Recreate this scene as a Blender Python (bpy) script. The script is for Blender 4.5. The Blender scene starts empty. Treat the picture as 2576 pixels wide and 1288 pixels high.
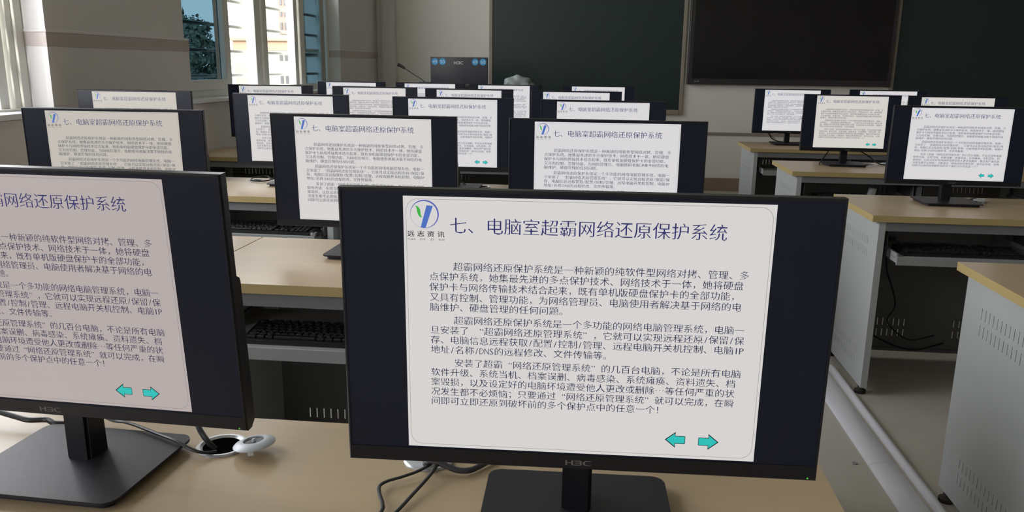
import bpy, bmesh, math, random
from mathutils import Vector, Matrix
random.seed(7)
PI = math.pi
scene = bpy.context.scene
COL = scene.collection

# ------------------------------------------------------------------ camera
F_PX = 2043.81
cam_data = bpy.data.cameras.new('camera')
cam_data.sensor_fit = 'HORIZONTAL'
cam_data.sensor_width = 36.0
cam_data.lens = F_PX * 36.0 / 2576.0
cam_data.clip_start = 0.05
cam_data.clip_end = 400
cam = bpy.data.objects.new('camera', cam_data)
COL.objects.link(cam)
rx, up, fw = (0.994045, 0.108251, 0.012486), (-0.036694, 0.224636, 0.973752), (-0.102605, 0.968411, -0.22727)
cam.matrix_world = Matrix(((rx[0], up[0], -fw[0], 0.0), (rx[1], up[1], -fw[1], 0.0), (rx[2], up[2], -fw[2], 1.2953), (0, 0, 0, 1)))
scene.camera = cam
scene.view_settings.view_transform = 'Standard'
scene.view_settings.look = 'None'
scene.view_settings.gamma = 1.0
scene.view_settings.use_curve_mapping = False
scene.view_settings.exposure = 0.0
scene.cycles.max_bounces = 16
scene.cycles.diffuse_bounces = 10
scene.cycles.transparent_max_bounces = 12

# ------------------------------------------------------------------ sky and sun
world = bpy.data.worlds.new('sky')
scene.world = world
world.use_nodes = True
wn = world.node_tree
wn.nodes.clear()
w_out = wn.nodes.new('ShaderNodeOutputWorld')
w_bg = wn.nodes.new('ShaderNodeBackground')
w_tc = wn.nodes.new('ShaderNodeTexCoord')
w_sep = wn.nodes.new('ShaderNodeSeparateXYZ')
w_ramp = wn.nodes.new('ShaderNodeValToRGB')
w_ramp.color_ramp.elements[0].position = 0.0
w_ramp.color_ramp.elements[0].color = (1.0, 0.985, 0.965, 1)
w_ramp.color_ramp.elements[1].position = 0.6
w_ramp.color_ramp.elements[1].color = (0.90, 0.93, 1.0, 1)
wn.links.new(w_tc.outputs['Generated'], w_sep.inputs[0])
wn.links.new(w_sep.outputs['Z'], w_ramp.inputs[0])
wn.links.new(w_ramp.outputs[0], w_bg.inputs['Color'])
w_bg.inputs['Strength'].default_value = 8.8
wn.links.new(w_bg.outputs[0], w_out.inputs['Surface'])

sun_data = bpy.data.lights.new('sun', 'SUN')
sun_data.energy = 3.2
sun_data.angle = math.radians(1.0)
sun_data.color = (1.0, 0.95, 0.84)
sun = bpy.data.objects.new('sun', sun_data)
COL.objects.link(sun)
sun.rotation_euler = Vector((0.10, 1.0, -0.42)).to_track_quat('-Z', 'Y').to_euler()

def portal(y0, y1, z0, z1):
    d = bpy.data.lights.new('window_portal', 'AREA')
    d.shape = 'RECTANGLE'
    d.size = y1 - y0
    d.size_y = z1 - z0
    d.cycles.is_portal = True
    o = bpy.data.objects.new('window_portal', d)
    COL.objects.link(o)
    o.location = (-2.80, (y0 + y1) / 2, (z0 + z1) / 2)
    o.rotation_euler = (PI / 2, 0, -PI / 2)
W_TOP = 2.98  # raised above the view to let in more sky light
SILL_Z = 1.07
WINS = [(-2.60, -0.35), (0.55, 3.499), (4.733, 7.681)]
for a, b in WINS:
    portal(a, b, SILL_Z, W_TOP)

# ------------------------------------------------------------------ materials
def srgb(r, g, b):
    f = lambda c: (c / 255 / 12.92) if c / 255 <= 0.04045 else ((c / 255 + 0.055) / 1.055) ** 2.4
    return (f(r), f(g), f(b), 1)

def mat(name, color, rough=0.5, metal=0.0, spec=0.5, noise=0.0, scale=20, bump=0.0, stretch=(1, 1, 1)):
    m = bpy.data.materials.new(name)
    m.use_nodes = True
    nt = m.node_tree
    p = nt.nodes['Principled BSDF']
    c = tuple(color[:3]) + (1,)
    p.inputs['Base Color'].default_value = c
    p.inputs['Roughness'].default_value = rough
    p.inputs['Metallic'].default_value = metal
    p.inputs['Specular IOR Level'].default_value = spec
    if noise or bump:
        tc = nt.nodes.new('ShaderNodeTexCoord')
        mp = nt.nodes.new('ShaderNodeMapping')
        mp.inputs['Scale'].default_value = stretch
        nz = nt.nodes.new('ShaderNodeTexNoise')
        nz.inputs['Scale'].default_value = scale
        nz.inputs['Detail'].default_value = 4
        nt.links.new(tc.outputs['Object'], mp.inputs[0])
        nt.links.new(mp.outputs[0], nz.inputs['Vector'])
        if noise:
            mx = nt.nodes.new('ShaderNodeMix')
            mx.data_type = 'RGBA'
            mx.inputs[6].default_value = tuple(v * (1 - noise) for v in c[:3]) + (1,)
            mx.inputs[7].default_value = tuple(min(1, v * (1 + noise)) for v in c[:3]) + (1,)
            nt.links.new(nz.outputs['Fac'], mx.inputs[0])
            nt.links.new(mx.outputs[2], p.inputs['Base Color'])
        if bump:
            bp = nt.nodes.new('ShaderNodeBump')
            bp.inputs['Strength'].default_value = bump
            bp.inputs['Distance'].default_value = 0.002
            nt.links.new(nz.outputs['Fac'], bp.inputs['Height'])
            nt.links.new(bp.outputs[0], p.inputs['Normal'])
    return m

def emit(name, color, strength=1.0, rough=0.4, base=(0.02, 0.02, 0.02)):
    m = mat(name, base, rough)
    p = m.node_tree.nodes['Principled BSDF']
    p.inputs['Emission Color'].default_value = tuple(color[:3]) + (1,)
    p.inputs['Emission Strength'].default_value = strength
    return m

M = {}
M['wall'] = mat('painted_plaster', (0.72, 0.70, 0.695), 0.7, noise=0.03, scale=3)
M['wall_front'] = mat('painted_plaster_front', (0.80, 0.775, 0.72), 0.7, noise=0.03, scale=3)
M['wall_side'] = mat('dark_side_wall', (0.34, 0.32, 0.29), 0.7, noise=0.03, scale=3)  # unseen right wall, coloured dark so less light bounces off it
M['ceiling'] = mat('white_ceiling', (0.88, 0.87, 0.85), 0.8)
M['floor'] = mat('vinyl_floor', (0.56, 0.52, 0.465), 0.34, noise=0.08, scale=9)
M['band'] = mat('beige_tile_band', (0.52, 0.45, 0.425), 0.35, noise=0.05, scale=8)
M['skirting'] = mat('brown_skirting', (0.27, 0.195, 0.15), 0.5, noise=0.08, scale=6)
M['win_frame'] = mat('white_aluminium', (0.72, 0.71, 0.66), 0.35)
M['sill'] = mat('pale_stone_sill', (0.72, 0.75, 0.78), 0.3, noise=0.04, scale=15)
M['bar'] = mat('painted_steel_bar', (0.42, 0.40, 0.36), 0.5)
M['wood'] = mat('pale_maple_laminate', (0.50, 0.375, 0.235), 0.33, spec=0.5, noise=0.10, scale=5, stretch=(1.0, 9.0, 4.0))
M['edge'] = mat('yellow_maple_edge', (0.50, 0.38, 0.17), 0.4)
M['steel'] = mat('grey_powder_coated_steel', (0.44, 0.46, 0.46), 0.42, spec=0.4)
M['steel_rail_shaded'] = mat('grey_steel_rail_shaded', (0.20, 0.20, 0.21), 0.5)  # darker copy of the steel, tabletop overhang shade put into the colour
M['steel_tray'] = mat('grey_steel_tray', (0.33, 0.34, 0.34), 0.42)
M['steel_dark'] = mat('grey_steel_back_panel', (0.15, 0.15, 0.15), 0.5)
M['foot'] = mat('black_rubber_foot', (0.03, 0.025, 0.02), 0.7)
M['shell'] = mat('black_textured_plastic', (0.012, 0.012, 0.017), 0.34, spec=0.40, bump=0.05, scale=900)
M['glass_black'] = mat('dark_screen_surface', (0.007, 0.009, 0.016), 0.38, spec=0.26)
_p = M['glass_black'].node_tree.nodes['Principled BSDF']
_p.inputs['Emission Color'].default_value = (0.35, 0.45, 0.9, 1)
_p.inputs['Emission Strength'].default_value = 0.007
M['base'] = mat('dark_grey_stand_plastic', (0.018, 0.017, 0.023), 0.46, spec=0.36, bump=0.06, scale=700)
M['logo_grey'] = mat('printed_grey_mark', (0.17, 0.17, 0.17), 0.5)
M['led'] = emit('green_power_light', (0.12, 0.8, 0.1), 0.55)
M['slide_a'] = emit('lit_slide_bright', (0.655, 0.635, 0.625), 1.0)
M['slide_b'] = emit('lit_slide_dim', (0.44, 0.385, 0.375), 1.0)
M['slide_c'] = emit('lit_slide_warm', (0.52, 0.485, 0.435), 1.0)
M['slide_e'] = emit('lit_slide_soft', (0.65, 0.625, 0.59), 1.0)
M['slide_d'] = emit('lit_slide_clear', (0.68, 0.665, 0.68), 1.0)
M['ink_title'] = emit('navy_title_ink', (0.012, 0.014, 0.13), 1.0)
M['ink_text'] = emit('navy_text_ink', (0.009, 0.012, 0.065), 1.0)
M['ink_black'] = emit('black_ink', (0.006, 0.006, 0.008), 1.0)
M['ink_line'] = emit('grey_line_ink', (0.20, 0.19, 0.18), 1.0)
M['ink_blue'] = emit('logo_blue', (0.06, 0.14, 0.50), 1.0)
M['ink_ring'] = emit('logo_ring_blue', (0.09, 0.11, 0.44), 1.0)
M['ink_green'] = emit('logo_green', (0.035, 0.42, 0.05), 1.0)
M['ink_teal'] = emit('arrow_teal', (0.015, 0.50, 0.46), 1.0)
M['rubber'] = mat('black_cable_rubber', (0.012, 0.012, 0.013), 0.38)
M['rubber_grey'] = mat('dark_grey_cable', (0.05, 0.05, 0.058), 0.4)
M['silver'] = mat('silver_plastic', (0.55, 0.56, 0.58), 0.28, metal=0.55)
M['lid'] = mat('pale_silver_lid', (0.55, 0.58, 0.62), 0.4, metal=0.1)
M['hole_disc'] = mat('flat_black_disc', (0.003, 0.003, 0.003), 0.9, spec=0.0)  # stands in for the darkness inside an open grommet
M['keys'] = mat('black_keycaps', (0.012, 0.012, 0.014), 0.35)
M['print'] = mat('white_key_print', (0.5, 0.5, 0.5), 0.5)
M['duct'] = mat('white_pvc_duct', (0.74, 0.74, 0.80), 0.33)
M['duct_dull'] = mat('grey_pvc_strip', (0.64, 0.64, 0.69), 0.35)
M['board'] = mat('dark_green_chalkboard', (0.017, 0.034, 0.032), 0.32, spec=0.45, noise=0.10, scale=2)
M['board_frame'] = mat('champagne_frame', (0.30, 0.26, 0.21), 0.4)
M['tv_glass'] = mat('black_panel_glass', (0.006, 0.0055, 0.0065), 0.22)
M['tv_shell'] = mat('charcoal_panel_shell', (0.030, 0.028, 0.028), 0.4)
M['lectern'] = mat('black_lectern', (0.018, 0.018, 0.026), 0.3)
M['tm_back'] = mat('glossy_black_back', (0.022, 0.022, 0.030), 0.18)
M['sticker'] = mat('blue_round_sticker', (0.02, 0.25, 0.50), 0.5)
M['sticker_txt'] = mat('pale_sticker_print', (0.45, 0.62, 0.72), 0.5)
M['mark_white'] = mat('pale_grey_mark', (0.42, 0.41, 0.42), 0.5)
M['cloth'] = mat('white_plastic_wrap', (0.24, 0.27, 0.265), 0.4, noise=0.08, scale=30)
M['fac_cream'] = mat('cream_render_darkened', (0.29, 0.27, 0.21), 0.9)  # facade paints darkened so the strong daylight does not wash them out
M['fac_white'] = mat('white_render_darkened', (0.27, 0.255, 0.21), 0.9)
M['fac_coral'] = mat('coral_render_darkened', (0.30, 0.19, 0.135), 0.9)
M['fac_pink'] = mat('pale_pink_render_darkened', (0.185, 0.145, 0.125), 0.9)
M['fac_win'] = mat('grey_window_glass', (0.075, 0.075, 0.08), 0.3)
M['leaf'] = mat('tree_foliage_hazed', (0.19, 0.22, 0.18), 0.9, noise=0.35, scale=3, bump=0.5)  # foliage paled and greyed, distance haze put into the colour
M['bark'] = mat('tree_bark', (0.12, 0.08, 0.05), 0.9)
M['ground'] = mat('outside_ground', (0.20, 0.22, 0.14), 0.9, noise=0.2, scale=0.3)
M['adapter'] = mat('white_adapter_plastic', (0.55, 0.55, 0.55), 0.45)
M['tape'] = mat('silver_foil_wrapper', (0.5, 0.5, 0.55), 0.25, metal=0.6)

def glass_tinted(name, tint, gloss=0.08):
    m = bpy.data.materials.new(name)
    m.use_nodes = True
    nt = m.node_tree
    nt.nodes.clear()
    o = nt.nodes.new('ShaderNodeOutputMaterial')
    t = nt.nodes.new('ShaderNodeBsdfTransparent')
    t.inputs[0].default_value = tuple(tint) + (1,)
    g = nt.nodes.new('ShaderNodeBsdfGlossy')
    g.inputs['Roughness'].default_value = 0.02
    mx = nt.nodes.new('ShaderNodeMixShader')
    mx.inputs[0].default_value = gloss
    nt.links.new(t.outputs[0], mx.inputs[1])
    nt.links.new(g.outputs[0], mx.inputs[2])
    nt.links.new(mx.outputs[0], o.inputs['Surface'])
    return m
M['tint'] = glass_tinted('blue_tinted_glass', (0.165, 0.225, 0.255), 0.03)

# ------------------------------------------------------------------ geometry helpers
def obj(name, bm, mats, parent=None, loc=(0, 0, 0), rot=(0, 0, 0), smooth=False):
    me = bpy.data.meshes.new(name)
    bm.to_mesh(me)
    bm.free()
    for m in (mats if isinstance(mats, (list, tuple)) else [mats]):
        me.materials.append(m)
    if smooth:
        for f in me.polygons:
            f.use_smooth = True
        if hasattr(me, 'set_sharp_from_angle'):
            me.set_sharp_from_angle(angle=math.radians(35))
    o = bpy.data.objects.new(name, me)
    COL.objects.link(o)
    o.location = loc
    o.rotation_euler = rot
    if parent is not None:
        o.parent = parent
    return o

def thing(name, label, cat, loc=(0, 0, 0), rotz=0.0, group=None):
    o = bpy.data.objects.new(name, None)
    o.empty_display_size = 0.1
    COL.objects.link(o)
    o.location = loc
    o.rotation_euler = (0, 0, rotz)
    o['label'] = label
    o['category'] = cat
    if group:
        o['group'] = group
    return o

def tag(o, label, cat, group=None):
    o['label'] = label
    o['category'] = cat
    if group:
        o['group'] = group
    return o

def struct(o, label=None):
    o['kind'] = 'structure'
    if label:
        o['label'] = label
    return o

def new():
    return bmesh.new()

def box(bm, x0, x1, y0, y1, z0, z1, bevel=0.0, seg=2, mi=0):
    r = bmesh.ops.create_cube(bm, size=1.0)
    vs = r['verts']
    for v in vs:
        v.co = Vector(((x0 + x1) / 2 + v.co.x * (x1 - x0), (y0 + y1) / 2 + v.co.y * (y1 - y0), (z0 + z1) / 2 + v.co.z * (z1 - z0)))
    fs = {f for v in vs for f in v.link_faces}
    for f in fs:
        f.material_index = mi
    if bevel > 0:
        es = list({e for v in vs for e in v.link_edges})
        r2 = bmesh.ops.bevel(bm, geom=es, offset=bevel, segments=seg, affect='EDGES', profile=0.5)
        for f in r2['faces']:
            f.material_index = mi
    return bm

def poly(bm, pts, mi=0):
    vs = [bm.verts.new(p) for p in pts]
    f = bm.faces.new(vs)
    f.material_index = mi
    return f

def prism(bm, pts2, lo, hi, axis='z', mi=0):
    """extrude a 2-D outline between lo and hi along an axis"""
    def P(p, t):
        if axis == 'z':
            return (p[0], p[1], t)
        if axis == 'y':
            return (p[0], t, p[1])
        return (t, p[0], p[1])
    a = [bm.verts.new(P(p, lo)) for p in pts2]
    b = [bm.verts.new(P(p, hi)) for p in pts2]
    n = len(pts2)
    fs = [bm.faces.new(a[::-1]), bm.faces.new(b)]
    for i in range(n):
        fs.append(bm.faces.new((a[i], a[(i + 1) % n], b[(i + 1) % n], b[i])))
    for f in fs:
        f.material_index = mi
    bmesh.ops.recalc_face_normals(bm, faces=fs)
    return bm

def rrect(x0, x1, y0, y1, r, n=6):
    pts = []
    for cx, cy, a0 in ((x1 - r, y1 - r, 0), (x0 + r, y1 - r, 90), (x0 + r, y0 + r, 180), (x1 - r, y0 + r, 270)):
        for k in range(n + 1):
            a = math.radians(a0 + 90 * k / n)
            pts.append((cx + r * math.cos(a), cy + r * math.sin(a)))
    return pts

def lathe(bm, prof, n=40, cx=0, cy=0, mi=0, cap=False):
    rings = []
    for r, z in prof:
        rings.append([bm.verts.new((cx + r * math.cos(2 * PI * k / n), cy + r * math.sin(2 * PI * k / n), z)) for k in range(n)])
    for a, b in zip(rings, rings[1:]):
        for k in range(n):
            f = bm.faces.new((a[k], a[(k + 1) % n], b[(k + 1) % n], b[k]))
            f.material_index = mi
    if cap:
        bm.faces.new(rings[0][::-1]).material_index = mi
        bm.faces.new(rings[-1]).material_index = mi
    return bm

def catmull(pts, n=8):
    P = [Vector(p) for p in pts]
    P = [P[0] * 2 - P[1]] + P + [P[-1] * 2 - P[-2]]
    out = []
    for i in range(1, len(P) - 2):
        for k in range(n):
            t = k / n
            a, b, c, d = P[i - 1], P[i], P[i + 1], P[i + 2]
            out.append(0.5 * ((2 * b) + (c - a) * t + (2 * a - 5 * b + 4 * c - d) * t * t + (3 * b - a - 3 * c + d) * t ** 3))
    out.append(P[-2])
    return out

def tube(bm, pts, r, n=8, smooth_n=8, wide=1.0, mi=0, taper=None):
    pp = catmull(pts, smooth_n) if smooth_n else [Vector(p) for p in pts]
    rings = []
    for i, p in enumerate(pp):
        d = (pp[min(i + 1, len(pp) - 1)] - pp[max(i - 1, 0)])
        if d.length < 1e-9:
            d = Vector((0, 0, 1))
        d.normalize()
        u = d.cross(Vector((0, 0, 1)))
        if u.length < 0.05:
            u = Vector((1, 0, 0))
        u.normalize()
        w = u.cross(d).normalized()
        rr = r if taper is None else r * (taper[0] + (taper[1] - taper[0]) * i / (len(pp) - 1))
        rings.append([bm.verts.new(p + u * rr * wide * math.cos(2 * PI * k / n) + w * rr * math.sin(2 * PI * k / n)) for k in range(n)])
    for a, b in zip(rings, rings[1:]):
        for k in range(n):
            bm.faces.new((a[k], a[(k + 1) % n], b[(k + 1) % n], b[k])).material_index = mi
    bm.faces.new(rings[0][::-1]).material_index = mi
    bm.faces.new(rings[-1]).material_index = mi
    return bm

def slotted(bm, plane, pos, th, a0, a1, b0, b1, slots):
    """sheet with real slots. plane 'x': sheet at X=pos..pos+th, a is Y, b is Z; plane 'y': a is X."""
    A = sorted({a0, a1} | {round(v, 5) for s in slots for v in (s[0], s[1])})
    B = sorted({b0, b1} | {round(v, 5) for s in slots for v in (s[2], s[3])})
    na, nb = len(A) - 1, len(B) - 1
    solid = [[True] * nb for _ in range(na)]
    for i in range(na):
        for j in range(nb):
            ca, cb = (A[i] + A[i + 1]) / 2, (B[j] + B[j + 1]) / 2
            for s in slots:
                if s[0] < ca < s[1] and s[2] < cb < s[3]:
                    solid[i][j] = False
    def V(a, b, t):
        return (t, a, b) if plane == 'x' else (a, t, b)
    for i in range(na):
        for j in range(nb):
            if not solid[i][j]:
                continue
            q = [(A[i], B[j]), (A[i + 1], B[j]), (A[i + 1], B[j + 1]), (A[i], B[j + 1])]
            poly(bm, [V(a, b, pos) for a, b in q])
            poly(bm, [V(a, b, pos + th) for a, b in q][::-1])
            for (di, dj, e) in ((-1, 0, (3, 0)), (1, 0, (1, 2)), (0, -1, (0, 1)), (0, 1, (2, 3))):
                ii, jj = i + di, j + dj
                if ii < 0 or jj < 0 or ii >= na or jj >= nb or not solid[ii][jj]:
                    p, r = q[e[0]], q[e[1]]
                    poly(bm, [V(*p, pos), V(*p, pos + th), V(*r, pos + th), V(*r, pos)])
    bmesh.ops.remove_doubles(bm, verts=bm.verts, dist=1e-6)
    bmesh.ops.recalc_face_normals(bm, faces=bm.faces)
    return bm

def text2d(body, offset=0.0, res=3):
    """glyph outlines of a line as flat triangles in em units"""
    c = bpy.data.curves.new('line', 'FONT')
    c.body = body
    c.size = 1.0
    c.resolution_u = res
    c.offset = offset
    c.fill_mode = 'FRONT' if False else c.fill_mode
    o = bpy.data.objects.new('line', c)
    COL.objects.link(o)
    bpy.context.view_layer.update()
    dg = bpy.context.evaluated_depsgraph_get()
    me = bpy.data.meshes.new_from_object(o.evaluated_get(dg))
    vs = [(v.co.x, v.co.y) for v in me.vertices]
    fs = [tuple(p.vertices) for p in me.polygons]
    bpy.data.objects.remove(o)
    bpy.data.curves.remove(c)
    bpy.data.meshes.remove(me)
    return vs, fs

_glyphs = {}
def glyph(ch, dx, dy, res):
    """one character whose outline is moved by dx and dy along its own normal: dy < 0 thins the level strokes only"""
    key = (ch, dx, dy, res)
    if key in _glyphs:
        return _glyphs[key]
    vs, fs = text2d(ch, 0.0, res)
    cnt = {}
    for f in fs:
        a2 = sum(vs[f[i]][0] * vs[f[(i + 1) % len(f)]][1] - vs[f[(i + 1) % len(f)]][0] * vs[f[i]][1] for i in range(len(f)))
        ff = f if a2 > 0 else f[::-1]
        for i in range(len(ff)):
            cnt[(ff[i], ff[(i + 1) % len(ff)])] = cnt.get((ff[i], ff[(i + 1) % len(ff)]), 0) + 1
    nrm = {}
    for (p, q) in cnt:
        if (q, p) in cnt:
            continue
        ex, ey = vs[q][0] - vs[p][0], vs[q][1] - vs[p][1]
        l = math.hypot(ex, ey)
        if l < 1e-9:
            continue
        nx, ny = ey / l, -ex / l
        for v in (p, q):
            o = nrm.get(v, (0.0, 0.0))
            nrm[v] = (o[0] + nx, o[1] + ny)
    cl = lambda t: max(-1.0, min(1.0, t))
    out = [(v[0] + dx * cl(nrm.get(i, (0, 0))[0]), v[1] + dy * cl(nrm.get(i, (0, 0))[1])) for i, v in enumerate(vs)]
    _glyphs[key] = (out, fs)
    return _glyphs[key]

def put_text(bm, body, x0, x1, yc, em, mi, put, dx_=0.0, dy_=0.0, mid=0.385, res=3):
    """line set on a full-width grid and fitted between x0 and x1, centred on yc (down positive). put(x, y) -> 3-D point"""
    items, pen = [], 0.0
    half = any(ord(c) > 0x2E00 for c in body)
    for c in body:
        if c == ' ':
            pen += 0.5
            continue
        vs, fs = glyph(c, dx_, dy_, res)
        mn, mxx = min(v[0] for v in vs), max(v[0] for v in vs)
        dx, dy, kx, adv = 0.0, 0.0, 1.0, 1.0
        if c == '\u201c':
            dx = 0.95 - mxx
        elif c == '\u201d':
            dx = 0.05 - mn
        elif c == '\u2026':
            dx, dy = 0.5 - (mn + mxx) / 2, 0.33
        elif ord(c) < 0x2000:
            if half:
                kx, adv = min(1.0, 0.44 / (mxx - mn)), 0.5
                dx = 0.25 - kx * (mn + mxx) / 2
            else:
                adv = mxx + 0.07
        items.append([(v[0] * kx + dx + pen, v[1] + dy) for v in vs])
        items[-1] = (items[-1], fs)
        pen += adv
    mn = min(v[0] for it in items for v in it[0])
    mxx = max(v[0] for it in items for v in it[0])
    sx = (x1 - x0) / (mxx - mn)
    for vs, fs in items:
        nv = [bm.verts.new(put(x0 + (x - mn) * sx, yc - (y - mid) * em)) for x, y in vs]
        for f in fs:
            try:
                bm.faces.new([nv[i] for i in f]).material_index = mi
            except ValueError:
                pass
    return bm

# ------------------------------------------------------------------ the room
XL, XR, YB, YF, ZC = -2.47, 6.2, -2.9, 9.0, 3.35
XWO = -2.80                                        # outer face of the window wall
bm = new(); box(bm, XWO, XR + 0.2, YB - 0.2, YF + 0.2, -0.15, 0.0)
struct(obj('floor', bm, M['floor']))
bm = new(); box(bm, XWO, XR + 0.2, YB - 0.2, YF + 0.2, ZC, ZC + 0.15)
struct(obj('ceiling', bm, M['ceiling']))
bm = new(); box(bm, XWO, XR + 0.2, YF, YF + 0.2, 0, ZC)
struct(obj('wall_front', bm, M['wall_front']))
bm = new(); box(bm, XWO, XR + 0.2, YB - 0.2, YB, 0, ZC)
struct(obj('wall_back', bm, M['wall']))
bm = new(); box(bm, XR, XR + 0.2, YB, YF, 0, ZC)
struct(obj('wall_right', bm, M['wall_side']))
bm = new()
box(bm, XWO, XL, YB, YF, 0, SILL_Z - 0.025)
box(bm, XWO, XL, YB, YF, W_TOP, ZC)
ys = [YB] + [v for w in WINS for v in w] + [YF]
BZ0, BZ1 = 1.357, 1.432
for k in range(0, len(ys), 2):
    a, b = ys[k], ys[k + 1]
    b2 = b + (0.05 if b < YF - 0.01 else 0.0)
    box(bm, XWO, XL, a, b, BZ1, W_TOP)
    box(bm, XWO, XL, a, b2 if abs(a - 3.499) < 0.01 else b, SILL_Z - 0.025, BZ0)
struct(obj('wall_left', bm, M['wall']))
bm = new()
for k in range(0, len(ys), 2):
    a, b = ys[k], ys[k + 1]
    e = b + (0.053 if abs(a - 3.499) < 0.01 else 0.003 if k < len(ys) - 2 else 0.0)
    box(bm, XWO + 0.2, XL + 0.003, a - (0.003 if k else 0), e, BZ0, BZ1 - 0.014, bevel=0.002)
    box(bm, XWO + 0.2, XL + 0.005, a - (0.005 if k else 0), e, BZ1 - 0.0139, BZ1, bevel=0.003, mi=1)
struct(obj('trim_1', bm, [M['band'], M['wall']]), 'beige tile band running along the piers between the windows')
bm = new(); box(bm, XL, XR, YF - 0.012, YF, 0.0, 0.141)
struct(obj('baseboard_front', bm, M['skirting']))
bm = new(); box(bm, XL, XL + 0.012, YB, YF - 0.02, 0.0, 0.141)
struct(obj('baseboard_left', bm, M['skirting']))
bm = new()
prism(bm, rrect(-2.40, -2.252, YF - 0.10, YF + 0.02, 0.025, 5), 0.0, ZC, 'z')
struct(obj('trim_2', bm, M['wall']), 'boxed vertical pipe in the front left corner of the room')
bm = new(); box(bm, -2.25, -1.228, YF - 0.008, YF, 1.327, 1.337)
struct(obj('trim_3', bm, M['wall_front']), 'thin ridge on the front wall beside the chalkboard')
bm = new(); box(bm, 0.6, XR, YF - 0.022, YF, 0.605, 0.632, bevel=0.003)
struct(obj('trim_4', bm, M['board_frame']), 'thin horizontal conduit on the front wall under the panel')

# ------------------------------------------------------------------ windows
def window(idx, y0, y1, kind):
    X0, X1 = -2.64, -2.575
    bm = new()
    zb = SILL_Z
    # outer frame
    rail = 0.055 if kind == 'far' else 0.014
    box(bm, X0, X1, y0, y1, zb - 0.025, zb + rail, bevel=0.004)
    box(bm, X0, X1, y0, y1, W_TOP - 0.05, W_TOP, bevel=0.004)
    box(bm, X0 - 0.02, X1 - 0.0005, y0, y0 + 0.05, zb + rail, W_TOP - 0.0505, bevel=0.004)
    box(bm, X0 - 0.02, X1 - 0.0005, y1 - 0.05, y1, zb + rail, W_TOP - 0.0505, bevel=0.004)
    bars = [1.205, 1.377, 1.552, 1.73, 1.905]
    if kind == 'far':
        m1, m2, m3 = 5.49, 6.03, 6.81
        box(bm, X0, X1 + 0.001, m1, m1 + 0.085, zb, W_TOP, bevel=0.004)
        box(bm, X0 - 0.02, X1 - 0.01, m2, m2 + 0.11, zb, W_TOP, bevel=0.006)
        box(bm, X0, X1, m2 + 0.12, m2 + 0.165, zb, W_TOP, bevel=0.004)
        box(bm, X0, X1 - 0.02, m2 + 0.165, m2 + 0.25, zb, W_TOP, bevel=0.004)
        box(bm, X0, X1, m3 - 0.01, m3 + 0.07, zb, W_TOP, bevel=0.004)
        box(bm, X0 - 0.01, X1 + 0.01, m3 + 0.10, m3 + 0.20, zb, W_TOP, bevel=0.004)
        box(bm, X0, X1, y0 + 0.03, y1 - 0.03, 1.96, 2.02, bevel=0.004)  # added bar, out of view; panes above left out for more sky light
        box(bm, X0 + 0.01, X1 + 0.012, y0 + 0.03, m1 - 0.005, zb + 0.05, zb + 0.115, bevel=0.003)
        struct_frame = obj('window_%d' % idx, bm, M['win_frame'])
        struct(struct_frame, 'white framed window with blue tinted sashes and security bars')
        bm = new()
        box(bm, -2.617, -2.611, y0 + 0.05, m1, zb + 0.11, 1.96)
        obj('tinted_pane', bm, M['tint'], struct_frame)
        bm = new()
        box(bm, -2.617, -2.611, m3 + 0.20, y1 - 0.05, zb + 0.055, 1.96)
        obj('tinted_pane', bm, M['tint'], struct_frame)
        bm = new()
        box(bm, -2.60, -2.59, 5.40, 5.425, zb + 0.1, 1.96)
        obj('sash_stile', bm, M['bar'], struct_frame)
        bm = new()
        box(bm, -2.60, -2.59, m3 + 0.20, m3 + 0.225, zb + 0.055, 1.96)
        obj('sash_stile', bm, M['bar'], struct_frame)
        bm = new()
        box(bm, -2.60, -2.59, 7.50, 7.60, zb + 0.055, 1.96)
        obj('sash_stile', bm, M['bar'], struct_frame)
    else:
        step = (y1 - y0) / 4
        for k in (1, 2, 3):
            box(bm, X0, X1, y0 + k * step - 0.03, y0 + k * step + 0.03, zb, W_TOP, bevel=0.004)
        box(bm, X0 + 0.005, X1 - 0.015, y1 - 0.085, y1 - 0.045, zb, W_TOP, bevel=0.004)
        box(bm, X0 - 0.01, X1 - 0.03, y1 - 0.16, y1 - 0.10, zb, W_TOP, bevel=0.004)
        struct_frame = obj('window_%d' % idx, bm, M['win_frame'])
        struct(struct_frame, 'white framed window with open sashes and security bars')
        bm = new()
        box(bm, -2.617, -2.611, y0 + 0.05, y0 + step - 0.03, zb + 0.055, W_TOP - 0.05)
        obj('tinted_pane', bm, M['tint'], struct_frame)
    bm = new()
    for z in bars:
        tube(bm, [(-2.70, y0, z), (-2.70, y1, z)], 0.0120, n=8, smooth_n=0)
    obj('security_bars', bm, M['bar'], struct_frame)
    bm = new()
    box(bm, XWO - 0.03, -2.64, y0, y1, zb - 0.025, zb - 0.002)
    box(bm, -2.575, XL + 0.02, y0, y1, zb - 0.022, zb + 0.004, bevel=0.004)
    obj('window_sill', bm, M['sill'], struct_frame)
for i, (a, b) in enumerate(WINS):
    window(i + 1, a, b, 'far' if i == 2 else 'near')

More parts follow.
